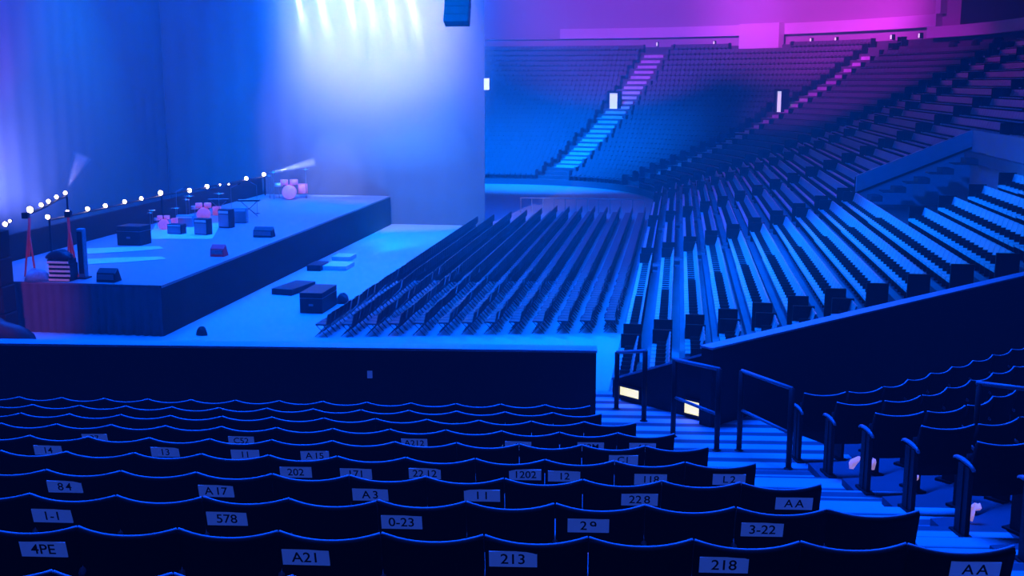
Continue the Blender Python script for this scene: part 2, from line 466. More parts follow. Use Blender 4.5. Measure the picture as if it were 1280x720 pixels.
order = sorted(range(len(chairs)), key=lambda j: proj(A(chairs[j][2], chairs[j][3], .5))[2])
near300 = set(order[:300])
cm = MB()
for j, (r, i, u, v) in enumerate(chairs):
    jit = random.uniform(-.05, .05)
    if j in near300:
        o = bpy.data.objects.new('folding_chair', CM); COL.objects.link(o)
        o.location = A(u + random.uniform(-.04,.04), v); o.rotation_euler = (0,0, math.pi/2 - ARENA + jit)
        tag(o, 'dark folding chair on the floor, %s from the near end, %s row from the stage' % (ordw(i+1), ordw(r+1)), 'chair', 'folding chairs in rows on the arena floor')
    else:
        mt = Matrix.Translation(A(u, v)) @ Matrix.Rotation(math.pi/2 - ARENA + jit*.4, 4, 'Z')
        cm.box(-.22, .22, -.29, -.24, .48, .86, M['chair_back'], mt)
        cm.box(-.22, .22, -.26, .22, .43, .48, M['chair_seat'], mt)
        cm.box(-.235, -.215, -.25, .22, 0, .45, M['chair_back'], mt)
o = link('floor_seating', cm.mesh('floor_seating')); tag(o, 'remaining dark chairs filling the far part of the floor rows', 'chairs', kind='stuff')

# rail closing the floor rows at the far end
t = link('barrier_rail', None, loc=A(-7.5, 79.5), rz=-ARENA); tag(t, 'thin pale barrier across the far end of the floor chairs', 'barrier')
b = MB(); b.tube([(-3.6,0,1.05),(5.2,0,1.05)], .035, M['rail_top'], 6); link('top_rail', b.mesh('top_rail'), t)
for i in range(12):
    b = MB(); x = -3.6 + i*.8; b.tube([(x,0,0),(x,0,1.05)], .03, M['rail_top'], 6); link('post', b.mesh('post'), t)

# ------------------------------------------------------------------ near terrace, parapet, landing, walls
T0, PT, ZK, DZ = 12.12, .868, 4.82, .173
def tk(k): return T0 - PT*k
def zk(k): return ZK + DZ*k
RN = Matrix.Rotation(-NEAR, 4, 'Z')
nt_ = MB()
for k in range(0, 15):
    tf = tk(k) + .45 if k else 13.4
    xr = 2.6 if k else .36
    nt_.prism([(-16,-6),(xr,-6),(xr,tf),(-16,tf)], ZK-2 if k == 0 else zk(k)-DZ, zk(k), M['concrete_dark'], RN)
struct('seating_terrace', nt_, 'stepped concrete under the near black seats')
st = MB()
def inv_N(p): return p[0]*math.cos(NEAR) - p[1]*math.sin(NEAR), p[0]*math.sin(NEAR) + p[1]*math.cos(NEAR)
def edge_left(t): return 1.08 + (12.7 - t)*.165     # right end of the left seat rows
def edge_right(t): return 3.0 + (12.2 - t)*.10
for k in range(1, 12):
    tf = tk(k)+.45
    for h in (0, 1):
        ta, tb = tf - PT + .434*(1-h), tf - PT + .434*(2-h)
        if h == 1: ta, tb = tf - PT, tf - PT + .434
        else: ta, tb = tf, tf + .434
    # the step: full tread and a half step in front of it
    st.prism([(edge_left(tf)-.02, tf-PT-.05), (edge_right(tf)+.35, tf-PT-.05), (edge_right(tf)+.35, tf), (edge_left(tf)-.02, tf)], zk(k)-.3, zk(k)+.01, M['landing'], None)
    st.prism([(edge_left(tf)-.02, tf-.01), (edge_right(tf)+.35, tf-.01), (edge_right(tf)+.35, tf+.434), (edge_left(tf)-.02, tf+.434)], zk(k)-.3, zk(k)-DZ/2+.01, M['landing'], None)
st.prism([inv_N(q) for q in ((.6,12.2),(4.2,11.2),(4.0,12.9),(3.2,14.3),(2.4,14.9),(1.35,15.6),(1.06,15.6),(1.06,13.4))], ZK-.3, ZK+.01, M['landing'], None)
land = struct('stairs', st, 'blue-lit concrete stairs with dark strips between the seat blocks', mw=RN)
# the parapet in front of the near rows
pa = MB(); pa.box(-16, .33, 13.25, 13.42, ZK-1.5, 5.98, M['parapet'], RN)
struct('wall_parapet', pa, 'long black parapet in front of the near seats')
pl = MB(); pl.box(-16, .34, 13.22, 13.47, 5.98, 6.01, M['ledge'], RN); struct('trim_7', pl, 'pale ledge along the black parapet')
ws = link('wall_sign', None, loc=N(-1.62, 13.23, 0)); 
p = at(471, 463, 5.55); 
b = MB(); b.box(-.03,.03,-.012,.012,-.045,.045, M['plate']); ws.location = (p.x, N(p.x,13.235).y, 5.68); ws.rotation_euler = (0,0,-NEAR)
link('sign_plate', b.mesh('sign_plate'), ws); tag(ws, 'tiny pale square sign fixed to the black parapet', 'sign')
# diagonal wall on the right
W0, W1 = Vector((2.55, 13.86)), Vector((11.2, 21.2))
wd = (W1-W0).normalized(); wnrm = Vector((-wd.y, wd.x))
def wpoly(a, b, t0, t1): return [tuple(a+wnrm*t0), tuple(b+wnrm*t0), tuple(b+wnrm*t1), tuple(a+wnrm*t1)]
w_ = MB(); w_.prism(wpoly(W0, W1, 0, .18), ZK-1.5, 5.86, M['parapet'])
struct('wall_diagonal', w_, 'black wall running away behind the right seat block')
w_ = MB(); w_.prism(wpoly(W0-wd*.02, W1, -.01, .19), 5.86, 5.885, M['ledge']); struct('trim_8', w_, 'pale ledge on the black diagonal wall')
# low return wall and its slanted top beside the landing
L0, L1 = Vector((1.42, 15.29)), Vector((2.62, 14.05))
w_ = MB(); ld = (L1-L0).normalized(); ln = Vector((-ld.y, ld.x))
pts = [tuple(L0-ln*0.0), tuple(L1-ln*0.0), tuple(L1+ln*.15), tuple(L0+ln*.15)]
w_.prism(pts, [ZK-1]*4, [5.08, 5.78, 5.78, 5.08], M['parapet'])
struct('wall_low', w_, 'low black wall with a slanted top beside the landing')
w_ = MB(); w_.prism([tuple(L0-ln*.03), tuple(L1-ln*.03), tuple(L1+ln*.19), tuple(L0+ln*.19)], [5.08,5.78,5.78,5.08], [5.11,5.81,5.81,5.11], M['ledge'])
struct('trim_9', w_, 'pale slanted ledge of the low wall')
# glowing step lights at the foot of the low wall
for i, (f, ww, hh, z, lab) in enumerate(((.20, .34, .12, 4.97, 'wide yellow step light low on the slanted wall by the landing'), (.82, .24, .18, 4.98, 'bright square step light at the foot of the low wall'))):
    p = L0.lerp(L1, f)
    t = link('step_light', None, loc=(p.x - ln.x*.024, p.y - ln.y*.024, z), rz=math.atan2(ld.y, ld.x)); tag(t, lab, 'light', 'step lights by the landing')
    b = MB(); b.box(-ww/2-.02, ww/2+.02, -.03, .02, -hh/2-.02, -hh/2, M['rail']); b.box(-ww/2-.02, ww/2+.02, -.03, .02, hh/2, hh/2+.02, M['rail'])
    b.box(-ww/2-.02, -ww/2, -.03, .02, -hh/2, hh/2, M['rail']); b.box(ww/2, ww/2+.02, -.03, .02, -hh/2, hh/2, M['rail'])
    link('housing', b.mesh('housing'), t)
    b = MB(); b.box(-ww/2, ww/2, -.02, .0, -hh/2, hh/2, M['step_glow']); link('lens', b.mesh('lens'), t)

# right block terraces: rows turned about 39 degrees
PHI = R(39.0)
rb_dir = Vector((math.cos(PHI), math.sin(PHI))); rb_n = Vector((-rb_dir.y, rb_dir.x))
def rb_start(k): return Vector((3.36 + .09*k, 12.6 - .97*k))
rt = MB()
for k in range(0, 11):
    s = rb_start(k)
    a = s + rb_n*.42 - Vector((.12, 0)); b_ = s + Vector((.62,.02)) + rb_n*.48; c = b_ + rb_dir*16
    rt.prism([(s.x-.12, s.y+.40), (b_.x, s.y+.46), (c.x, c.y), (14, -4), (s.x-.12+.9, -4)], ZK-1.5 if k == 0 else zk(k)-DZ, zk(k), M['concrete_dark'])
struct('seating_terrace', rt, 'stepped concrete under the seat block across the stairs')

# ------------------------------------------------------------------ near seats
def backrest_mesh():
    b = MB(); w = .247; ns = 13; vs = []; fs = []
    def ring(x):
        e = (abs(x)/w)
        dip = .030*(1-e**2.2) + (.004*max(0, (e-.93)/.07))
        curve = .035*e*e
        zt = .855 - dip
        P = []
        for (z, yb, t) in ((.36, -.02, .035), (.50, -.05, .06), (.70, -.10, .06), (zt-.035, -.135, .05)):
            P.append((x, yb + curve - t*.5, z))
        top = []
        for an in (180, 135, 90, 45, 0):
            top.append((x, -.140 + curve + .025*math.cos(R(an)), zt - .022 + .022*math.sin(R(an))))
        Q = []
        for (z, yb, t) in ((zt-.035, -.135, .05), (.70, -.10, .06), (.50, -.05, .06), (.36, -.02, .035)):
            Q.append((x, yb + curve + t*.5, z))
        return P + top + Q
    xs = [-w + 2*w*i/(ns-1) for i in range(ns)]
    R0 = [ring(x) for x in xs]; n = len(R0[0])
    for r in R0: vs += r
    for i in range(ns-1):
        for k in range(n): fs.append((i*n+k, i*n+(k+1)%n, (i+1)*n+(k+1)%n, (i+1)*n+k))
    fs += [tuple(range(n-1,-1,-1)), tuple((ns-1)*n+k for k in range(n))]
    b.add(vs, fs, M['seat_shell'])
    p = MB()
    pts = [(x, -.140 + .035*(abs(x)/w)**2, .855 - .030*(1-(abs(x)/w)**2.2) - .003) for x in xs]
    p.tube(pts, .0085, M['rim_highlight'], 6)
    return b.mesh('backrest', True), p.mesh('rim_highlight', True)
BACK, RIM_STRIP = backrest_mesh()
def pan_mesh():
    b = MB(); w = .205; vs = []; fs = []
    # tipped-up cushion: rounded slab standing almost upright
    prof = [(.05,.42,.035),(.07,.46,.05),(.09,.56,.055),(.105,.64,.045),(.11,.675,.02)]
    rings = []
    for y, z, t in prof:
        rings.append([(-w,y-t*.5,z),(-w*.6,y-t,z),(w*.6,y-t,z),(w,y-t*.5,z),(w,y+t*.5,z),(w*.6,y+t,z),(-w*.6,y+t,z),(-w,y+t*.5,z)])
    for r in rings: vs += r
    for i in range(len(rings)-1):
        for k in range(8): fs.append((i*8+k, i*8+(k+1)%8, (i+1)*8+(k+1)%8, (i+1)*8+k))
    fs += [tuple(7-k for k in range(8)), tuple((len(rings)-1)*8+k for k in range(8))]
    b.add(vs, fs, M['seat_fabric']); return b.mesh('seat_pan', True)
PAN = pan_mesh()
def arm_mesh():
    b = MB(); vs = []; fs = []
    pts = [(-.10,.61,.014,.016),(-.06,.635,.018,.018),(.10,.645,.020,.018),(.20,.635,.020,.016),(.235,.615,.014,.012)]
    for y, z, w, h in pts:
        vs += [(-w,y,z-h),(w,y,z-h),(w,y,z),(w*.6,y,z+.008),(-w*.6,y,z+.008),(-w,y,z)]
    for i in range(len(pts)-1):
        for k in range(6): fs.append((i*6+k, (i+1)*6+k, (i+1)*6+(k+1)%6, i*6+(k+1)%6))
    fs += [tuple(range(6)), tuple(24+k for k in range(5,-1,-1))]
    b.add(vs, fs, M['arm_top']); return b.mesh('armrest', True)
ARM = arm_mesh()
def post_mesh(end=False):
    b = MB()
    b.prism([(-.02,-.06),(.02,-.06),(.02,.10),(-.02,.10)], .02, .61, M['seat_metal'])
    b.prism([(-.045,-.12),(.045,-.12),(.045,.16),(-.045,.16)], 0, .025, M['seat_metal'])
    if end:
        b.prism([(-.028,.02),(.028,.02),(.028,.11),(-.028,.11)], .02, .61, M['seat_metal'])
    return b.mesh('support_post')
POST, POSTE = post_mesh(), post_mesh(True)
def plate_mesh():
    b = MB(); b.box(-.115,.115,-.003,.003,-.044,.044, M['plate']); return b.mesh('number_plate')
PLATE = plate_mesh()
def make_seat(loc, rz, label, group, end=None, plate=None, scale=1.0):
    t = link('arena_seat', None, loc=loc, rz=rz); tag(t, label, 'seat', group)
    bk = link('backrest', BACK, t); link('rim_highlight', RIM_STRIP, bk)
    link('seat_pan', PAN, t)
    link('armrest', ARM, t, loc=(-.25, .0, 0)); link('support_post', POSTE if end == 'L' else POST, t, loc=(-.25, 0, 0))
    if end == 'R':
        link('armrest', ARM, t, loc=(.25, 0, 0)); link('support_post', POSTE, t, loc=(.25, 0, 0))
    if plate:
        txt, dx, dz = plate
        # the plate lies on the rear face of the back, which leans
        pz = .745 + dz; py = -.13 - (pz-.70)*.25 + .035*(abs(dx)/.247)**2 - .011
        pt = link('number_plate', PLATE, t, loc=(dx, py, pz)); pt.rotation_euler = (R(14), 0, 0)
        c = bpy.data.curves.new('lettering', 'FONT'); c.body = txt; c.size = .082; c.space_word = .55; c.align_x = 'CENTER'; c.align_y = 'CENTER'; c.extrude = 0; c.offset = .0008
        c.materials.append(M['ink'])
        tmp = bpy.data.objects.new('lettering', c); COL.objects.link(tmp); bpy.context.view_layer.update()
        me = bpy.data.meshes.new_from_object(tmp.evaluated_get(bpy.context.evaluated_depsgraph_get())); bpy.data.objects.remove(tmp); bpy.data.curves.remove(c)
        lt = link('lettering', me, pt, loc=(0, -.0045, 0)); lt.rotation_euler = (R(90), 0, 0)
    return t

PLATES = {8: [(55,691,'4PE'),(369,690,'A21'),(630,692,'213'),(872,697,'218'),(1218,698,'A A')],
          7: [(65,632,'1-1'),(283,638,'578'),(499,644,'0-23'),(735,645,'2 9'),(945,649,'3-22')],
          6: [(70,599,'8 4'),(255,601,'A 17'),(438,603,'A 3'),(615,603,'1 1'),(820,607,'22 8'),(992,607,'A A')],
          5: [(370,576,'202'),(440,577,'171'),(513,574,'22 12'),(660,577,'1202'),(695,578,'12'),(813,581,'118'),(911,582,'L 2')],
          4: [(60,551,'14'),(204,550,'13'),(307,553,'11'),(414,553,'A 15'),(779,558,'C1')],
          3: [(133,530,'27'),(302,536,'C52'),(518,538,'A212'),(633,539,'42'),(738,541,'12M'),(803,541,'A5')]}
RIGHT_END_PX = {0: 738, 1: 752, 2: 795, 3: 842, 4: 884, 5: 942, 6: 1022, 7: 1142, 8: 1258, 9: 1300}
TOPZ = .84
def s_at_px(x, t, z):
    "near-frame s on row line t whose point at height z projects to pixel column x"
    lo, hi = -12.0, 8.0
    for _ in range(50):
        mid = (lo+hi)/2
        if proj(N(mid, t, z))[0] < x: lo = mid
        else: hi = mid
    return lo
for k in range(0, 10):
    t, z = tk(k), zk(k)
    s_end = s_at_px(RIGHT_END_PX[k], t, z + TOPZ)
    s_left = s_at_px(-40, t, z + TOPZ)
    n = int((s_end - s_left)/.5) + 2
    pls = {}
    for (px, py, txt) in PLATES.get(k, []):
        sp = s_at_px(px, t - .15, z + .72)
        i = min(range(n), key=lambda j: abs(s_end - .25 - j*.5 - sp))
        if i not in pls: pls[i] = (txt, max(-.11, min(.11, sp - (s_end - .25 - i*.5))), random.uniform(-.01, .012))
    rowname = 'front row against the parapet' if k == 0 else '%s row back from the parapet' % ordw(k+1)
    for i in range(n):
        s = s_end - .25 - i*.5
        pl_ = pls.get(i)
        if pl_: lab = 'black tip-up seat with white plate reading %s, %s' % (pl_[0], rowname)
        else: lab = 'black tip-up seat, %s from the stairs, %s' % (ordw(i+1), rowname)
        loc = N(s, t + random.uniform(-.008, .008), z); 
        make_seat(loc, -NEAR + random.uniform(-.012, .012), lab, 'black seats of the block left of the stairs', end='R' if i == 0 else None, plate=pl_)
# the block across the stairs
RB_COUNT = {0: 12, 1: 9, 2: 6, 3: 4, 4: 2, 5: 1}
for k, n in RB_COUNT.items():
    p = rb_start(k) + Vector((.0, 0))
    ang = R(4)
    for i in range(n):
        if proj((p.x, p.y, zk(k)+.8))[0] > 1300: break
        rz = R(5) if i == 0 else R(24) if i == 1 else PHI
        d = Vector((math.cos(rz), math.sin(rz)))
        c = p + d*.25
        lab = 'black seat across the stairs, %s from the stairs, %s row back from the diagonal wall' % (ordw(i+1), ordw(k+1))
        make_seat((c.x, c.y, zk(k)), rz, lab, 'black seats of the block right of the stairs', end='L' if i == 0 else None)
        p = p + d*.5

# ------------------------------------------------------------------ handrails
def handrail(p0, p1, h0, h1, label, mid=True):
    t = link('handrail', None, loc=(p0[0], p0[1], ZK)); tag(t, label, 'handrail', 'black handrails on the landing')
    d = Vector((p1[0]-p0[0], p1[1]-p0[1], 0))
    for q, h in ((Vector((0,0,0)), h0), (d, h1)):
        b = MB(); b.tube([q, q+Vector((0,0,h))], .034, M['rail'], 10); b.lathe([(.055,0),(.055,.012),(.03,.02)], M['rail'], 12, c=tuple(q)); link('post', b.mesh('post', True), t)
    b = MB(); b.tube([Vector((0,0,h0)), d+Vector((0,0,h1))], .024, M['rail_top'], 10); link('top_rail', b.mesh('top_rail', True), t)
    if mid:
        b = MB(); b.tube([Vector((0,0,h0*.52)), d+Vector((0,0,h1*.45))], .02, M['rail_top'], 10); link('middle_rail', b.mesh('middle_rail', True), t)
handrail((1.42,14.7), (1.73,14.15), .80, .95, 'thin dark handrail nearest the end of the black parapet', mid=False)
handrail((2.02,13.5), (2.47,12.95), 1.0, 1.02, 'dark handrail standing before the two step lights')
handrail((2.74,12.95), (3.18,12.3), 1.0, .96, 'dark handrail with sloping bars beside the right seat block')
q = Vector((4.3, 10.05))
t = link('handrail', None, loc=(q.x, q.y, zk(4)), rz=R(-20)); tag(t, 'dark handrail partly in view among the right block seats', 'handrail')
b = MB(); b.tube([(0,0,.95),(.7,0,.92)], .022, M['rail_top'], 10); link('top_rail', b.mesh('top_rail', True), t)
for x in (.03, .62):
    b = MB(); b.tube([(x,0,0),(x,0,.95)], .026, M['rail'], 10); link('post', b.mesh('post', True), t)

# crumpled papers left on the right block
def paper(px, py, z, size, label, tall=.5):
    p = at(px, py, z); b = MB(); vs = []; fs = []; n = 5
    for i in range(n):
        for j in range(n):
            f = j/(n-1); x, y = (i/(n-1)-.5)*size*.62*math.sin(math.pi*(.15+.7*f)) + .45*size*(f-.5), (f-.5)*size*1.2
            vs.append((x + random.uniform(-.01,.01), y*.35 + random.uniform(-.015,.015), .012 + tall*size*(.5+j/(n-1)) + random.uniform(-.02,.02)*size*4 if j else .004))
    for i in range(n-1):
        for j in range(n-1): fs.append((i*n+j, (i+1)*n+j, (i+1)*n+j+1, i*n+j+1))
    b.add(vs, fs, M['paper'])
    o = link('crumpled_paper', b.mesh('crumpled_paper', True), loc=(p.x, p.y, p.z), rz=random.uniform(-.4,.4)); tag(o, label, 'paper', 'papers left by the stairs')
    so = o.modifiers.new('thick', 'SOLIDIFY'); so.thickness = .006
paper(1068, 586, zk(2)+.02, .15, 'crumpled pinkish paper under the seats nearest the handrail')
paper(1091, 586, zk(2)+.02, .12, 'small folded pinkish paper beside another near the handrail')
paper(1140, 610, zk(3)+.02, .16, 'crumpled pinkish paper between the second and third posts by the stairs')
paper(1215, 650, zk(4)+.02, .17, 'large crumpled pinkish paper lowest beside the stairs')

# ------------------------------------------------------------------ stage
stg = link('stage', None, loc=A(-23.3, 38.0), rz=-ARENA); tag(stg, 'long raised stage with a pleated skirt and blue-lit deck', 'stage')
SX0, SX1, SY1, SH = -3.9, 4.7, 33.2, 1.9
b = MB(); b.box(SX0, SX1, 0, SY1, SH-.12, SH-.006, M['deck']); link('deck', b.mesh('deck'), stg)
def pleats(p0, p1, h, mat, amp=.05, wl=.34):
    b = MB(); p0, p1 = Vector(p0), Vector(p1); L = (p1-p0).length; d = (p1-p0)/L; n = Vector((d.y, -d.x))
    m = int(L/wl*8); vs = []; fs = []
    for i in range(m+1):
        q = p0 + d*(L*i/m); o = amp*math.sin(2*math.pi*i/8 + .9*math.sin(i*.13)) * (.7+.3*math.sin(i*.05))
        for z, f in ((0, 1.25), (h*.5, 1), (h-.02, .5)): vs.append((*(q + n*(o*f)), z))
    for i in range(m):
        for j in range(2): fs.append((i*3+j, (i+1)*3+j, (i+1)*3+j+1, i*3+j+1))
    b.add(vs, fs, mat); return b
M['skirt'] = material('skirt', (.16, .14, .17), .85, noise=.2, scale=2)
b = MB(); b.box(SX1, SX1+.05, -.04, SY1, SH-.10, SH-.005, M['case_metal']); link('edge_trim', b.mesh('edge_trim'), stg)
sk = link('front_skirt', pleats((SX0,-.05), (SX1+.03,-.05), SH-.05, M['skirt']).mesh('front_skirt', True), stg)
b = MB(); b.box(SX1-.02, SX1+.04, -.05, SY1, 0, SH-.02, M['dark']); link('side_skirt', b.mesh('side_skirt'), stg)
b = MB(); b.box(SX0, SX1, SY1-.05, SY1, 0, SH-.1, M['dark']); link('rear_skirt', b.mesh('rear_skirt'), stg)
# drapes: behind the stage and at its far end
DU, DV = -34.0, 71.6
b = pleats(tuple(A(DU,24).xy), tuple(A(DU,DV).xy), 26, M['drape'], .03, 1.5); struct('wall_drape_side', b, 'tall dark drape along the stage', smooth=True)
b = pleats(tuple(A(DU,DV).xy), tuple(A(-12.35,DV).xy), 26, M['drape'], .03, 1.5); struct('wall_drape_end', b, 'tall dark drape closing the far end of the stage', smooth=True)
# sign on the edge of that drape
b = MB(); b.box(-.20,.20,-.05,.05,-.40,.40, M['dark']); link('sign_case', b.mesh('sign_case'), sg)
b = MB(); b.box(-.17,.17,-.08,-.05,-.36,.36, M['exit_glow']); link('sign_face', b.mesh('sign_face'), sg)
# dark back panel under the light rail
b = MB(); b.box(SX0-.3, SX0-.1, 3.5, SY1, 0, 2.98, M['dark']); link('rear_panel', b.mesh('rear_panel'), stg)

# lights on the rail behind the stage
def lamp(loc, label, group, r=.13):
    t = link('stage_light', None, loc=loc); tag(t, label, 'light', group)
    b = MB(); b.lathe([(r*.5,-.14),(r*.9,-.10),(r,.02),(r*.8,.05)], M['dark'], 12, mtx=Matrix.Rotation(R(90),4,'X')); link('housing', b.mesh('housing', True), t)
    b = MB(); b.lathe([(r*.85,0),(r*.7,.05),(r*.3,.075),(.001,.08)], M['lens'], 12, mtx=Matrix.Rotation(R(90),4,'X') @ Matrix.Translation((0,0,.04))); link('lens', b.mesh('lens', True), t)
    return t
def on_u(x, y, u):
    d = FW + Vector((1,0,0))*((x-640)/FPX) + UP*((360-y)/FPX)
    k = u / (d.x*math.cos(ARENA) - d.y*math.sin(ARENA)); return CAM + d*k
UR = -26.75
main = [(7,280),(13,276),(60,271),(85,266),(110,261),(132,257),(156,252),(177,248),(201,241),(237,238),(259,233),(275,231),(286,230),(308,223),(330,218)]
pts = []
for i, (x, y) in enumerate(main):
    p = on_u(x, y, UR); pts.append(p)
    big = x in (201, 237, 259, 308, 330, 85)
    lamp(p, 'small glowing white lamp, %s from the near end of the long rail behind the stage' % ordw(i+1), 'lamps on the long stage rail', .15 if big else (.07 if x in (275, 286, 13) else .12))
t = link('lamp_rail', None, loc=pts[2]); tag(t, 'long dark rail behind the stage carrying the row of lamps', 'rail')
b = MB(); b.tube([p - pts[2] + Vector((0,.12,-.16)) for p in (pts[2], pts[8], pts[14])], .05, M['rail'], 6); link('rail_bar', b.mesh('rail_bar'), t)
b = MB()
for p in (pts[2], pts[8], pts[14]):
    b = MB(); q = p - pts[2] + Vector((0,.12,-.16)); b.tube([q, Vector((q.x, q.y, SH-pts[2].z))], .05, M['rail'], 6); link('post', b.mesh('post'), t)
second = [(38,262),(52,256),(61,251.5),(71,246),(82,241)]
pts2 = []
for i, (x, y) in enumerate(second):
    p = on_u(x, y, -27.6 - .2*i); pts2.append(p)
    lamp(p, 'small white lamp, %s up the short rising rail at the near end of the stage' % ordw(i+1), 'lamps on the short rising rail', .17 if i == 0 else .11)
t = link('lamp_rail', None, loc=pts2[0]); tag(t, 'short rising rail with five lamps above the near stage corner', 'rail')
b = MB(); b.tube([p - pts2[0] + Vector((0,.12,-.16)) for p in pts2], .05, M['rail'], 6); link('rail_bar', b.mesh('rail_bar'), t)
b = MB(); q = pts2[-1]-pts2[0]+Vector((0,.12,-.16)); b.tube([q, Vector((q.x,q.y,-pts2[0].z))], .05, M['rail'], 6); link('post', b.mesh('post'), t)

# gear on the deck
def gbox(name, label, cat, px, py, w, d, h, mat, rz=0.0, z=SH, lid=None, extra=None, bev=.02):
    t = link(name, None, loc=at(px, py, z), rz=rz - ARENA); tag(t, label, cat)
    b = MB(); b.box(-w/2, w/2, 0, d, 0.0, h*.72 if lid else h, mat); o = link('body', b.mesh('body'), t); bevel(o, bev)
    if lid:
        b = MB(); b.box(-w/2, w/2, 0, d, h*.74, h, mat); o = link('lid', b.mesh('lid'), t); bevel(o, bev)
        b = MB(); b.box(-w/2-.01, w/2+.01, -.01, d+.01, h*.72, h*.74, M['case_metal']); link('edge_strip', b.mesh('edge_strip'), t)
        b = MB(); b.box(-.09, .09, -.02, 0, h*.36, h*.46, M['case_metal']); link('latch', b.mesh('latch'), t)
    return t
gbox('flight_case', 'large black road case on the deck near the pale rug', 'case', 161, 307, 1.15, 1.0, .88, M['case'], R(-4), lid=True)
def wedge(px, py, label, mat, w=.7, z=SH, rz=0):
    t = link('stage_monitor', None, loc=at(px, py, z), rz=rz - ARENA); tag(t, label, 'speaker')
    b = MB(); vs = [(-w/2,0,0),(w/2,0,0),(w/2,.55,0),(-w/2,.55,0),(-w/2,.05,.34),(w/2,.05,.34),(w/2,.30,.50),(-w/2,.30,.50)]
    b.add(vs, [(0,3,2,1),(0,1,5,4),(4,5,6,7),(2,3,7,6),(1,2,6,5),(3,0,4,7)], mat); o = link('cabinet', b.mesh('cabinet'), t); bevel(o, .02)
    b = MB(); b.add([(-w/2+.05,.02,.1),(w/2-.05,.02,.1),(w/2-.05,.035,.3),(-w/2+.05,.035,.3)], [(0,1,2,3)], M['case_metal'])
    g = link('grille', b.mesh('grille'), t); g.location = (0,-.03,0)
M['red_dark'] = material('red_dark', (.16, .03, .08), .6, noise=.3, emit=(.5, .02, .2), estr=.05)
wedge(271, 321, 'reddish floor monitor near the deck edge, closest to the skirted side', M['red_dark'], .62)
wedge(328, 297, 'dark floor monitor near the deck edge, farther along the stage', M['case'], .95)
wedge(132, 353, 'small dark floor monitor at the front corner of the deck', M['case'], .75)
# pale rug under the band gear, and two deck light pools painted as strips
for (x0, x1, y0, y1, lab) in ((182, 265, 299, 279, 'pale worn rug under the band gear in mid stage'), (106, 205, 318, 306, 'long pale strip of light painted on the deck, farther one'), (104, 208, 331, 319, 'long pale strip of light painted on the deck, nearer the front edge')):
    ps = [at(x0, y0, SH), at(x1, y0, SH), at(x1+12, y1, SH), at(x0+14, y1, SH)]
    if 'strip' in lab:
        ps = [at(x0, y0, SH), at((x0+x1)/2, y0-3, SH), at(x1, y0-7, SH), at(x1-6, y0-10, SH), at((x0+x1)/2, y0-9, SH), at(x0+2, y0-7, SH)]
    b = MB(); b.prism([(p.x, p.y) for p in ps], SH+.002, SH+.015, M['mat']); o = link('rug_and_light_pool', b.mesh('rug_and_light_pool')); tag(o, lab, 'mat')
# drum kit
def drum_kit(px, py, label, mat, sc=1.0):
    t = link('drum_kit', None, loc=at(px, py, SH), rz=-ARENA+.3); tag(t, label, 'drums'); t.scale = (sc,)*3
    b = MB(); b.lathe([(.001,-.22),(.28,-.22),(.30,-.2),(.30,.2),(.28,.22),(.001,.22)], mat, 20, mtx=Matrix.Translation((0,0,.31)) @ Matrix.Rotation(R(90),4,'X')); link('bass_drum', b.mesh('bass_drum', True), t)
    for x, y, z, r, h in ((-.2,.02,.72,.16,.22),(.2,.02,.72,.17,.22)):
        b = MB(); b.lathe([(.001,-h/2),(r,-h/2),(r,h/2),(.001,h/2)], mat, 16, c=(x,y,z)); link('tom', b.mesh('tom', True), t)
    b = MB(); b.lathe([(.001,0),(.2,0),(.2,.4),(.001,.4)], mat, 16, c=(.55,.5,.2)); link('floor_tom', b.mesh('floor_tom', True), t)
    b = MB(); b.lathe([(.001,0),(.18,0),(.18,.15),(.001,.15)], M['white_gear'], 16, c=(-.45,.5,.5)); b.tube([(-.45,.5,0),(-.45,.5,.52)], .02, M['case_metal'], 6); link('snare', b.mesh('snare', True), t)
    for x, y, z, r in ((-.65,.15,1.15,.26),(.7,.2,1.25,.28),(-.85,.6,.95,.2)):
        b = MB(); b.lathe([(.001,.03),(r*.3,.02),(r,0),(r,-.006),(.001,-.004)], M['cymbal'], 18, c=(x,y,z)); b.tube([(x,y,0),(x,y,z+.06)], .014, M['case_metal'], 6); link('cymbal', b.mesh('cymbal', True), t)
    b = MB(); b.lathe([(.001,0),(.17,0),(.18,.08),(.001,.1)], M['case'], 14, c=(0,.95,.45)); b.tube([(0,.95,0),(0,.95,.46)], .025, M['case_metal'], 6); link('stool', b.mesh('stool', True), t)
drum_kit(255, 276, 'drum kit with pink-lit shells behind the pale rug', M['pink_lit_gear'], 1.15)
drum_kit(362, 249, 'drum kit glowing orange and pink far down the stage', M['pink_lit_gear'], 1.5)
drum_kit(205, 287, 'small pink-lit drum kit beside the large road case', M['pink_lit_gear'], .85)
def amp(px, py, w, h, label, mat):
    t = link('amplifier', None, loc=at(px, py, SH), rz=-ARENA + random.uniform(-.3,.3)); tag(t, label, 'amplifier')
    b = MB(); b.box(-w/2, w/2, 0, .45, 0, h, mat); o = link('cabinet', b.mesh('cabinet'), t); bevel(o, .03)
    b = MB(); b.box(-w/2+.05, w/2-.05, -.012, 0, .06, h*.72, M['case_metal']); link('grille', b.mesh('grille'), t)
    b = MB(); b.box(-w/2+.05, w/2-.05, -.012, 0, h*.78, h*.92, M['white_gear']); link('control_panel', b.mesh('control_panel'), t)
amp(218, 293, .8, .5, 'dark amplifier lying low on the pale rug edge', M['case'])
amp(251, 294, .75, .8, 'dark amplifier standing at the near end of the rug', M['case'])
amp(231, 284, .9, .6, 'teal amplifier behind the pale rug', M['teal_gear'])
amp(280, 285, .7, .95, 'tall dark amplifier beyond the pale rug', M['case'])
amp(300, 279, .7, .8, 'teal amplifier beside the keyboard stand', M['teal_gear'])
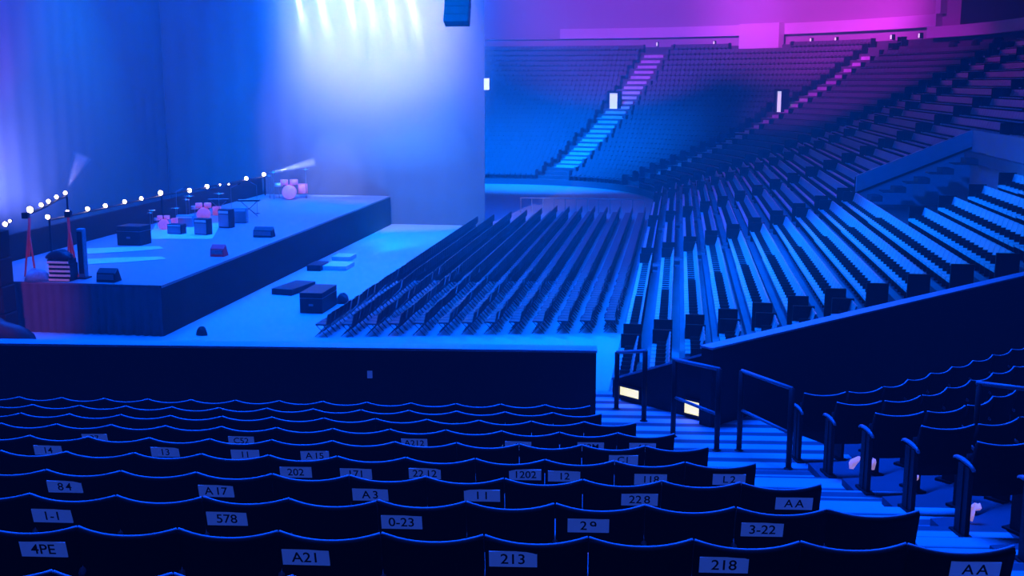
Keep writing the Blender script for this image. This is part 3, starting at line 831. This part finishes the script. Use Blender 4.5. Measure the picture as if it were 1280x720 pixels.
def keyboard(px, py, label):
    t = link('keyboard', None, loc=at(px, py, SH), rz=-ARENA+.2); tag(t, label, 'keyboard')
    b = MB(); b.box(-.6,.6,-.16,.16,.86,.95, M['case']); link('body', b.mesh('body'), t)
    b = MB(); b.box(-.56,.56,-.15,.0,.95,.965, M['white_gear']); link('keys', b.mesh('keys'), t)
    b = MB()
    for sx in (-1, 1):
        b = MB(); b.tube([(-.45*sx,0,.03),(.45*sx,0,.86)], .025, M['case_metal'], 6); link('leg', b.mesh('leg'), t)
keyboard(312, 271, 'keyboard on a crossed stand at the far side of the band gear')
keyboard(274, 270, 'keyboard on a crossed stand next to the pink-lit drum kit on the rug')
def mic(px, py, h, label):
    t = link('microphone_stand', None, loc=at(px, py, SH), rz=random.uniform(0,3)); tag(t, label, 'microphone stand', 'microphone stands on the stage')
    b = MB(); b.tube([(0,0,.02),(0,0,h)], .014, M['case_metal'], 6); link('pole', b.mesh('pole'), t)
    b = MB(); b.lathe([(.16,0),(.16,.02),(.02,.05)], M['case'], 14); link('base', b.mesh('base'), t)
    b = MB(); b.tube([(0,0,h),(.4,0,h+.18)], .012, M['case_metal'], 6); link('boom', b.mesh('boom'), t)
    b = MB(); b.lathe([(.018,-.08),(.025,.05),(.035,.08),(.02,.12),(.001,.125)], M['case'], 10, mtx=Matrix.Translation((.45,0,h+.2)) @ Matrix.Rotation(R(65),4,'Y')); link('microphone', b.mesh('microphone', True), t)
mic(222, 277, 1.6, 'tall microphone stand behind the small drum kit'); mic(290, 271, 1.6, 'microphone stand between the tall amplifier and keyboard'); mic(322, 267, 1.6, 'microphone stand farthest along past the keyboard')
# near corner of the stage: red-lit stands, slatted crate stack, cables
def tripod(px, py, h, label, lean=0.0):
    t = link('lighting_stand', None, loc=at(px, py, SH + .03), rz=-ARENA); tag(t, label, 'stand', 'red-lit lighting stands on the stage corner')
    b = MB(); b.tube([(0,0,h*.35),(lean*.3,0,h)], .05, M['red_lit_metal'], 8); link('pole', b.mesh('pole', True), t)
    for dx, dy in ((-.22,0),(.2,.05),(0,.35)):
        b = MB(); b.tube([(dx,dy,.0),(lean*.15,0,h*.8)], .035, M['red_lit_metal'], 8); link('leg', b.mesh('leg', True), t)
    b = MB(); b.box(-.12,.12,-.08,.08,h-.02,h+.2, M['case']); link('lamp_head', b.mesh('lamp_head'), t)
tripod(38, 346, 2.25, 'red-lit three-legged lighting stand at the outer stage corner', .5)
tripod(91, 346, 2.3, 'red-lit lighting stand behind the slatted crate stack', -.05)
b = MB(); p = at(100, 348, SH)
t = link('speaker_column', None, loc=p + Vector((.12,-.1,0)), rz=-ARENA); tag(t, 'slim dark column speaker beside the red-lit stand on stage', 'speaker')
b.box(-.13,.13,0,.28,.06,1.9, M['teal_gear']); o = link('cabinet', b.mesh('cabinet'), t); bevel(o, .03)
b = MB(); b.box(-.2,.2,-.08,.36,0,.06, M['case']); link('base', b.mesh('base'), t)
b = MB(); b.box(-.1,.1,-.012,0,.2,1.8, M['case']); link('grille', b.mesh('grille'), t)
base = at(74, 352, SH)
M['crate'] = material('crate', (.8, .62, .72), .6, noise=.2, scale=6, emit=(.8, .45, .8), estr=.10)  # crate fronts glow slightly in place of light on them
for i in range(5):
    t = link('slatted_crate', None, loc=base + Vector((random.uniform(-.03,.03), 0, i*.165)), rz=-ARENA); 
    tag(t, 'flat pale pink crate, %s from the bottom of the stack on the stage corner' % ordw(i+1), 'crate', 'flat crates stacked on the stage corner')
    b = MB(); b.box(-.42,.42,0,.6,.0,.02, M['case']); link('bottom', b.mesh('bottom'), t)  # bottom, rear and sides coloured dark to paint shade into the gaps
    b = MB(); b.box(-.42,.42,0,.03,.02,.10, M['crate']); link('front', b.mesh('front'), t)
    b = MB(); b.box(-.42,.42,.57,.6,.02,.163, M['case']); link('rear', b.mesh('rear'), t)
    b = MB(); b.box(-.42,-.39,.03,.57,.02,.163, M['case']); link('side', b.mesh('side'), t)
    b = MB(); b.box(.39,.42,.03,.57,.02,.163, M['case']); link('side', b.mesh('side'), t)
def heap(name, label, cat, px, py, z, w, d, h, mat, seed, loc=None):
    rnd = random.Random(seed); b = MB(); n, m = 14, 6; vs = []; fs = []
    ph = [rnd.uniform(0, 6.28) for _ in range(4)]
    for j in range(m+1):
        f = j/m; rr = math.cos(f*math.pi/2)**.6 if j < m else 0.001
        for i in range(n):
            a = 2*math.pi*i/n; k = 1 + .16*math.sin(3*a+ph[0]) + .1*math.sin(5*a+ph[1]+f*4)
            vs.append((w/2*rr*k*math.cos(a), d/2*rr*k*math.sin(a), h*math.sin(f*math.pi/2)*(1+.15*math.sin(2*a+ph[2]))))
    for j in range(m):
        for i in range(n): fs.append((j*n+i, j*n+(i+1)%n, (j+1)*n+(i+1)%n, (j+1)*n+i))
    fs.append(tuple(range(n-1,-1,-1)))
    b.add(vs, fs, mat); o = link(name, b.mesh(name, True), loc=loc if loc is not None else at(px, py, z), rz=-ARENA); tag(o, label, cat); return o
heap('cable_heap', 'teal heap of coiled cable beside the crate stack', 'cable', 46, 351, SH, .95, .6, .42, M['teal_gear'], 3)
heap('cloth_bundle', 'dark cloth bundle lying on top of the crate stack', 'cloth', 0, 0, 0, 1.05, .6, .3, M['case'], 5, loc=base + Vector((0, .3, .826)))
# floor items
gbox('flight_case', 'black road case on the arena floor beside the folding chairs', 'case', 389, 392, .95, 2.0, .85, M['case'], 0, z=0, lid=True)
gbox('flat_case', 'low dark case lying flat on the floor nearest the stage side', 'case', 352, 369, 1.0, 2.2, .28, M['case'], R(-10), z=0)
gbox('flat_case', 'low dark case farther along the floor beside the stage', 'case', 392, 339, .7, 1.4, .3, M['case'], 0, z=0)
gbox('pale_crate', 'pale flat stacked crate on the floor beyond the road case', 'crate', 418, 338, 1.2, 1.5, .22, M['white_gear'], 0, z=0)
gbox('pale_crate', 'second pale flat crate just behind the first, beyond the road case', 'crate', 426, 326, 1.0, 1.2, .22, M['white_gear'], 0, z=0)
heap('equipment_bag', 'small dark bag on the floor in front of the stage skirt', 'bag', 253, 419, 0, .38, .3, .3, M['case'], 9)
heap('equipment_bag', 'dark bag on the floor between the road case and the chairs', 'bag', 429, 379, 0, .55, .5, .4, M['case'], 11)
# dark pillar and covered heap at the outer stage corner
pp = at(4, 423, 0)
b = MB(); b.box(-1.6,.32,-.3,.3,0,3.6, M['dark']); pil = link('speaker_tower', None, loc=pp, rz=-ARENA); tag(pil, 'tall black speaker tower at the outer corner of the stage', 'speaker')
b = MB()
for i in range(4):
    c = MB(); wdt = .42 - .03*i; c.box(-1.5, wdt, -.4, .4, i*1.0 + (.0 if i == 0 else .0), i*1.0+.97, M['dark']); o = link('cabinet', c.mesh('cabinet'), pil); bevel(o, .04)
    c = MB(); c.box(-1.4, wdt-.08, -.42, -.4, i*1.0+.1, i*1.0+.87, M['case']); link('grille', c.mesh('grille'), pil)
heap('covered_equipment', 'dark cloth-covered heap at the foot of the black tower', 'cover', 14, 424, 0, 2.9, 1.3, 1.05, M['case'], 21, loc=at(10, 424, 0) + Vector((0,-1.25,0)))

# hanging loudspeaker array at the top
pa_ = link('line_array', None, loc=(-2.75, 57.0, 12.05), rz=-ARENA); tag(pa_, 'black loudspeaker array hanging at the top beside the bright smoke', 'speaker')
y = z = 0.0
for i in range(8):
    an = R(24 - 4*i)
    c = MB(); c.box(-.62, .62, -.3, .3, 0, .40, M['dark'], Matrix.Translation((0, y, z)) @ Matrix.Rotation(-an, 4, 'X')); o = link('cabinet', c.mesh('cabinet'), pa_); bevel(o, .03)
    y += .42*math.sin(an); z += .42*math.cos(an)
c = MB(); c.tube([(0,y,z),(0,y,29.9-12.05)], .04, M['rail'], 8); link('chain', c.mesh('chain'), pa_)
# ceiling truss with the six beam lights above the smoke
tips = [(370,-14),(398,-14),(433,-14),(459,-14),(485,-14),(511,-14)]
TY = 66.5
def on_y(x, y, Y):
    d = FW + Vector((1,0,0))*((x-640)/FPX) + UP*((360-y)/FPX); return CAM + d*(Y/d.y)
tp = [on_y(x, y, TY) for x, y in tips]
# ------------------------------------------------------------------ lights
def add_light(kind, name, loc, target, energy, col, size=1.0, size_y=None, angle=None, blend=.5, soft=.3):
    L = bpy.data.lights.new(name, kind); L.energy = energy; L.color = col
    if kind == 'AREA':
        L.size = size
        if size_y: L.shape = 'RECTANGLE'; L.size_y = size_y
    if kind == 'SPOT':
        L.spot_size = R(angle); L.spot_blend = blend; L.shadow_soft_size = soft
    o = bpy.data.objects.new(name, L); COL.objects.link(o); o.location = loc
    o.rotation_euler = (Vector(target) - Vector(loc)).to_track_quat('-Z', 'Y').to_euler(); return o
BLUE = (.0, .10, 1.0)
CY = (.0, .17, 1.0)
w_ = add_light('AREA', 'wash_over_floor', A(-14, 54, 27), A(-14, 54, 0), 23000, (0, .088, 1.0), 24, 40); w_.data.spread = R(80)
add_light('SPOT', 'wash_on_right_stand', A(-24, 60, 20), A(1, 43, 1.5), 190000, CY, angle=40, blend=.9, soft=1.5)
add_light('SPOT', 'downlight_on_right_stand', A(0, 44, 27), A(4, 40, 2), 45000, (0, .15, 1), angle=62, blend=1, soft=1)
w_ = add_light('AREA', 'wash_on_near_seats', (0, 18, 27), (0.5, 10.5, 5), 4300, (0, .07, 1), 12, 6); w_.data.spread = R(80)
add_light('AREA', 'fill_behind_near_seats', (0, -4, 17), (0, 9, 5), 110, (.04, .11, 1), 8, 2)  # added fill from behind the camera to lift the number plates
add_light('SPOT', 'wash_on_far_corner', A(-16, 88, 24), A(-12, 106, 2), 230000, CY, angle=62, blend=1, soft=1)
add_light('AREA', 'wash_on_drape', A(-25, 52, 25), A(-34, 52, 6), 18000, (0, .10, 1), 34, 4)
add_light('SPOT', 'blue_on_end_drape', A(-18, 50, 24), A(-20, 71.6, 6), 165000, (0, .19, 1), angle=58, blend=1, soft=1)
add_light('SPOT', 'purple_on_far_wall', A(-8, 96, 22), A(-4, 131, 19), 60000, (.42, .05, .9), angle=70, blend=.8, soft=1)
add_light('SPOT', 'purple_on_far_wall', A(2, 96, 22), A(16, 121, 19), 60000, (.65, .03, .7), angle=70, blend=.8, soft=1)
add_light('SPOT', 'purple_on_corner_seats', A(0, 92, 24), A(16, 104, 10), 30000, (.5, .0, .6), angle=60, blend=1, soft=1)
add_light('SPOT', 'violet_stage_corner', A(-30.5, 50, 3.2), A(-34, 54, 6), 12000, (.20, .26, 1.0), angle=100, blend=1, soft=.3)
add_light('SPOT', 'purple_stage_corner', A(-30.5, 48, 5), A(-34, 51.5, 10.5), 9000, (.36, .06, 1.0), angle=60, blend=1, soft=.3)
add_light('SPOT', 'pink_on_skirt', A(-20.5, 25, 7), A(-23.9, 38, .9), 3400, (.62, .10, .6), angle=20, blend=1, soft=.5)
add_light('SPOT', 'added_fill_on_drape', A(-16.2, 58.5, .6), A(-14.8, 71.6, 4.5), 14000, (0, .24, 1), angle=75, blend=1, soft=.4)  # unseen blue fill added to brighten the foot of the drape
add_light('SPOT', 'added_fill_on_drape', A(-21, 60, 2.6), A(-20, 71.6, 6), 4000, (0, .20, 1), angle=80, blend=1, soft=.4)
add_light('SPOT', 'blue_under_smoke', (-4.0, 46, 21), (-5.5, 69, 2.0), 60000, (0, .22, 1), angle=34, blend=1, soft=1)
add_light('SPOT', 'cyan_beam_over_stage', A(-25, 58, 25), A(-33, 60, 9), 40000, (0, .25, 1.0), angle=44, blend=1, soft=.5)
add_light('SPOT', 'front_fill_on_smoke', (-8.5, 46, 26), (-8.0, 66, 13.0), 175000, (.92, .78, 1.0), angle=32, blend=.9, soft=.3)  # unseen spot added in front to whiten the smoke
add_light('SPOT', 'wash_on_stand_fronts', A(-10, 18, 25), A(11, 50, 5), 42000, (0, .09, 1.0), angle=30, blend=.8, soft=1)
def beam_haze(p, q, r0, r1, energy, col, label):
    p, q = Vector(p), Vector(q); L = (q-p).length
    b = MB(); b.tube([p + (q-p)*f for f in (0, .25, .5, .75, 1)], [r0 + (r1-r0)*f for f in (0, .25, .5, .75, 1)], M['beam_haze'], 20)
    o = link('beam_haze', b.mesh('beam_haze', True)); tag(o, label, 'haze', kind='stuff')
    add_light('SPOT', 'side_beam', p - (q-p)*.02, q, energy, col, angle=2*math.degrees(math.atan(r1/L))*.92, blend=.6, soft=.03)
vm = bpy.data.materials.new('beam_haze'); vm.use_nodes = True; nt = vm.node_tree; nt.nodes.remove(nt.nodes['Principled BSDF'])
v_ = nt.nodes.new('ShaderNodeVolumeScatter'); v_.inputs['Color'].default_value = (1,1,1,1); v_.inputs['Density'].default_value = .35
nt.links.new(v_.outputs[0], nt.nodes['Material Output'].inputs['Volume']); M['beam_haze'] = vm
beam_haze(pts[14] + Vector((.34, -.05, .08)), pts[14] + Vector((3.4, -.4, .85)), .09, .30, 7000, (.62, .72, 1.0), 'pale beam of light streaming sideways from the far end of the lamp rail')
beam_haze(pts2[4] + Vector((.16, 0, .30)), pts2[4] + Vector((.9, 0, 1.75)), .08, .45, 230, (.6, .6, 1.0), 'short pale beam rising from the end of the short rail')
for i, p in enumerate(tp):
    tgt = Vector((p.x*.9 - .6 + i*.3, TY + 7, 4))
    add_light('SPOT', 'beam_light', p, tgt, 30000, (.38, .5, 1.0), angle=20, blend=.8, soft=.12)
# smoke hanging under the beam lights
sm = MB(); vs = []; fs = []; n = 32; cx, rx, ry = -7.5, 9.2, 4.4
ax = [(17.5,.8),(14,.95),(10,1),(6,.95),(2.6,.8)]
for z, q in ax:
    for k in range(n): vs.append((cx + rx*q*math.cos(2*math.pi*k/n), TY + ry*q*math.sin(2*math.pi*k/n), z))
for i in range(len(ax)-1):
    for k in range(n): fs.append((i*n+k, (i+1)*n+k, (i+1)*n+(k+1)%n, i*n+(k+1)%n))
fs += [tuple(range(n)), tuple((len(ax)-1)*n+k for k in range(n-1,-1,-1))]
vm = bpy.data.materials.new('smoke'); vm.use_nodes = True; nt = vm.node_tree
nt.nodes.remove(nt.nodes['Principled BSDF'])
def nod(t, **k):
    x = nt.nodes.new(t)
    for a, b in k.items(): setattr(x, a, b)
    return x
vs_ = nod('ShaderNodeVolumeScatter'); vs_.inputs['Color'].default_value = (.9,.93,1,1); vs_.inputs['Anisotropy'].default_value = .0
tc = nod('ShaderNodeTexCoord'); mp = nod('ShaderNodeMapping'); mp.inputs['Location'].default_value = (-1,-1,0); mp.inputs['Scale'].default_value = (2,2,1)
nt.links.new(tc.outputs['Generated'], mp.inputs['Vector'])
sp = nod('ShaderNodeSeparateXYZ'); nt.links.new(mp.outputs[0], sp.inputs[0])
cb = nod('ShaderNodeCombineXYZ'); nt.links.new(sp.outputs[0], cb.inputs[0]); nt.links.new(sp.outputs[1], cb.inputs[1])
ln_ = nod('ShaderNodeVectorMath', operation='LENGTH'); nt.links.new(cb.outputs[0], ln_.inputs[0])
nz = nod('ShaderNodeTexNoise'); nz.inputs['Scale'].default_value = 2.2; nz.inputs['Detail'].default_value = 2; nt.links.new(tc.outputs['Generated'], nz.inputs['Vector'])
ad = nod('ShaderNodeMath', operation='MULTIPLY_ADD'); nt.links.new(nz.outputs['Fac'], ad.inputs[0]); ad.inputs[1].default_value = .22; nt.links.new(ln_.outputs['Value'], ad.inputs[2])
mr = nod('ShaderNodeMapRange', interpolation_type='SMOOTHSTEP'); mr.inputs[1].default_value = .30; mr.inputs[2].default_value = .95; mr.inputs[3].default_value = 1; mr.inputs[4].default_value = 0
nt.links.new(ad.outputs[0], mr.inputs[0])
mz = nod('ShaderNodeMapRange', interpolation_type='SMOOTHSTEP'); mz.inputs[1].default_value = .06; mz.inputs[2].default_value = .5; nt.links.new(sp.outputs[2], mz.inputs[0])
mu = nod('ShaderNodeMath', operation='MULTIPLY'); nt.links.new(mr.outputs[0], mu.inputs[0]); nt.links.new(mz.outputs[0], mu.inputs[1])
md = nod('ShaderNodeMath', operation='MULTIPLY'); nt.links.new(mu.outputs[0], md.inputs[0]); md.inputs[1].default_value = .5
nt.links.new(md.outputs[0], vs_.inputs['Density'])
nt.links.new(vs_.outputs[0], nt.nodes['Material Output'].inputs['Volume'])
sm.add(vs, fs, vm)
so = link('smoke_plume', sm.mesh('smoke_plume', True)); tag(so, 'bright white smoke plume lit by beams over the far stage end', 'smoke', kind='stuff')

# ------------------------------------------------------------------ world haze, camera
w = bpy.data.worlds.new('world'); scn.world = w; w.use_nodes = True
nt = w.node_tree
nt.nodes['Background'].inputs['Color'].default_value = (0, .01, .06, 1); nt.nodes['Background'].inputs['Strength'].default_value = .3
hz = nt.nodes.new('ShaderNodeVolumeScatter'); hz.inputs['Color'].default_value = (.9,.95,1,1); hz.inputs['Density'].default_value = .0035; hz.inputs['Anisotropy'].default_value = .2
nt.links.new(hz.outputs[0], nt.nodes['World Output'].inputs['Volume'])
cam = bpy.data.cameras.new('camera'); cam.sensor_width = 36; cam.lens = 36*FPX/1280; cam.clip_end = 500; cam.clip_start = .05
co = bpy.data.objects.new('camera', cam); COL.objects.link(co); co.location = CAM; co.rotation_euler = (R(90)-PITCH, 0, 0)
scn.camera = co
scn.view_settings.view_transform = 'Standard'; scn.view_settings.look = 'None'
scn.cycles.max_bounces = 5; scn.cycles.diffuse_bounces = 2; scn.cycles.glossy_bounces = 2; scn.cycles.volume_bounces = 0
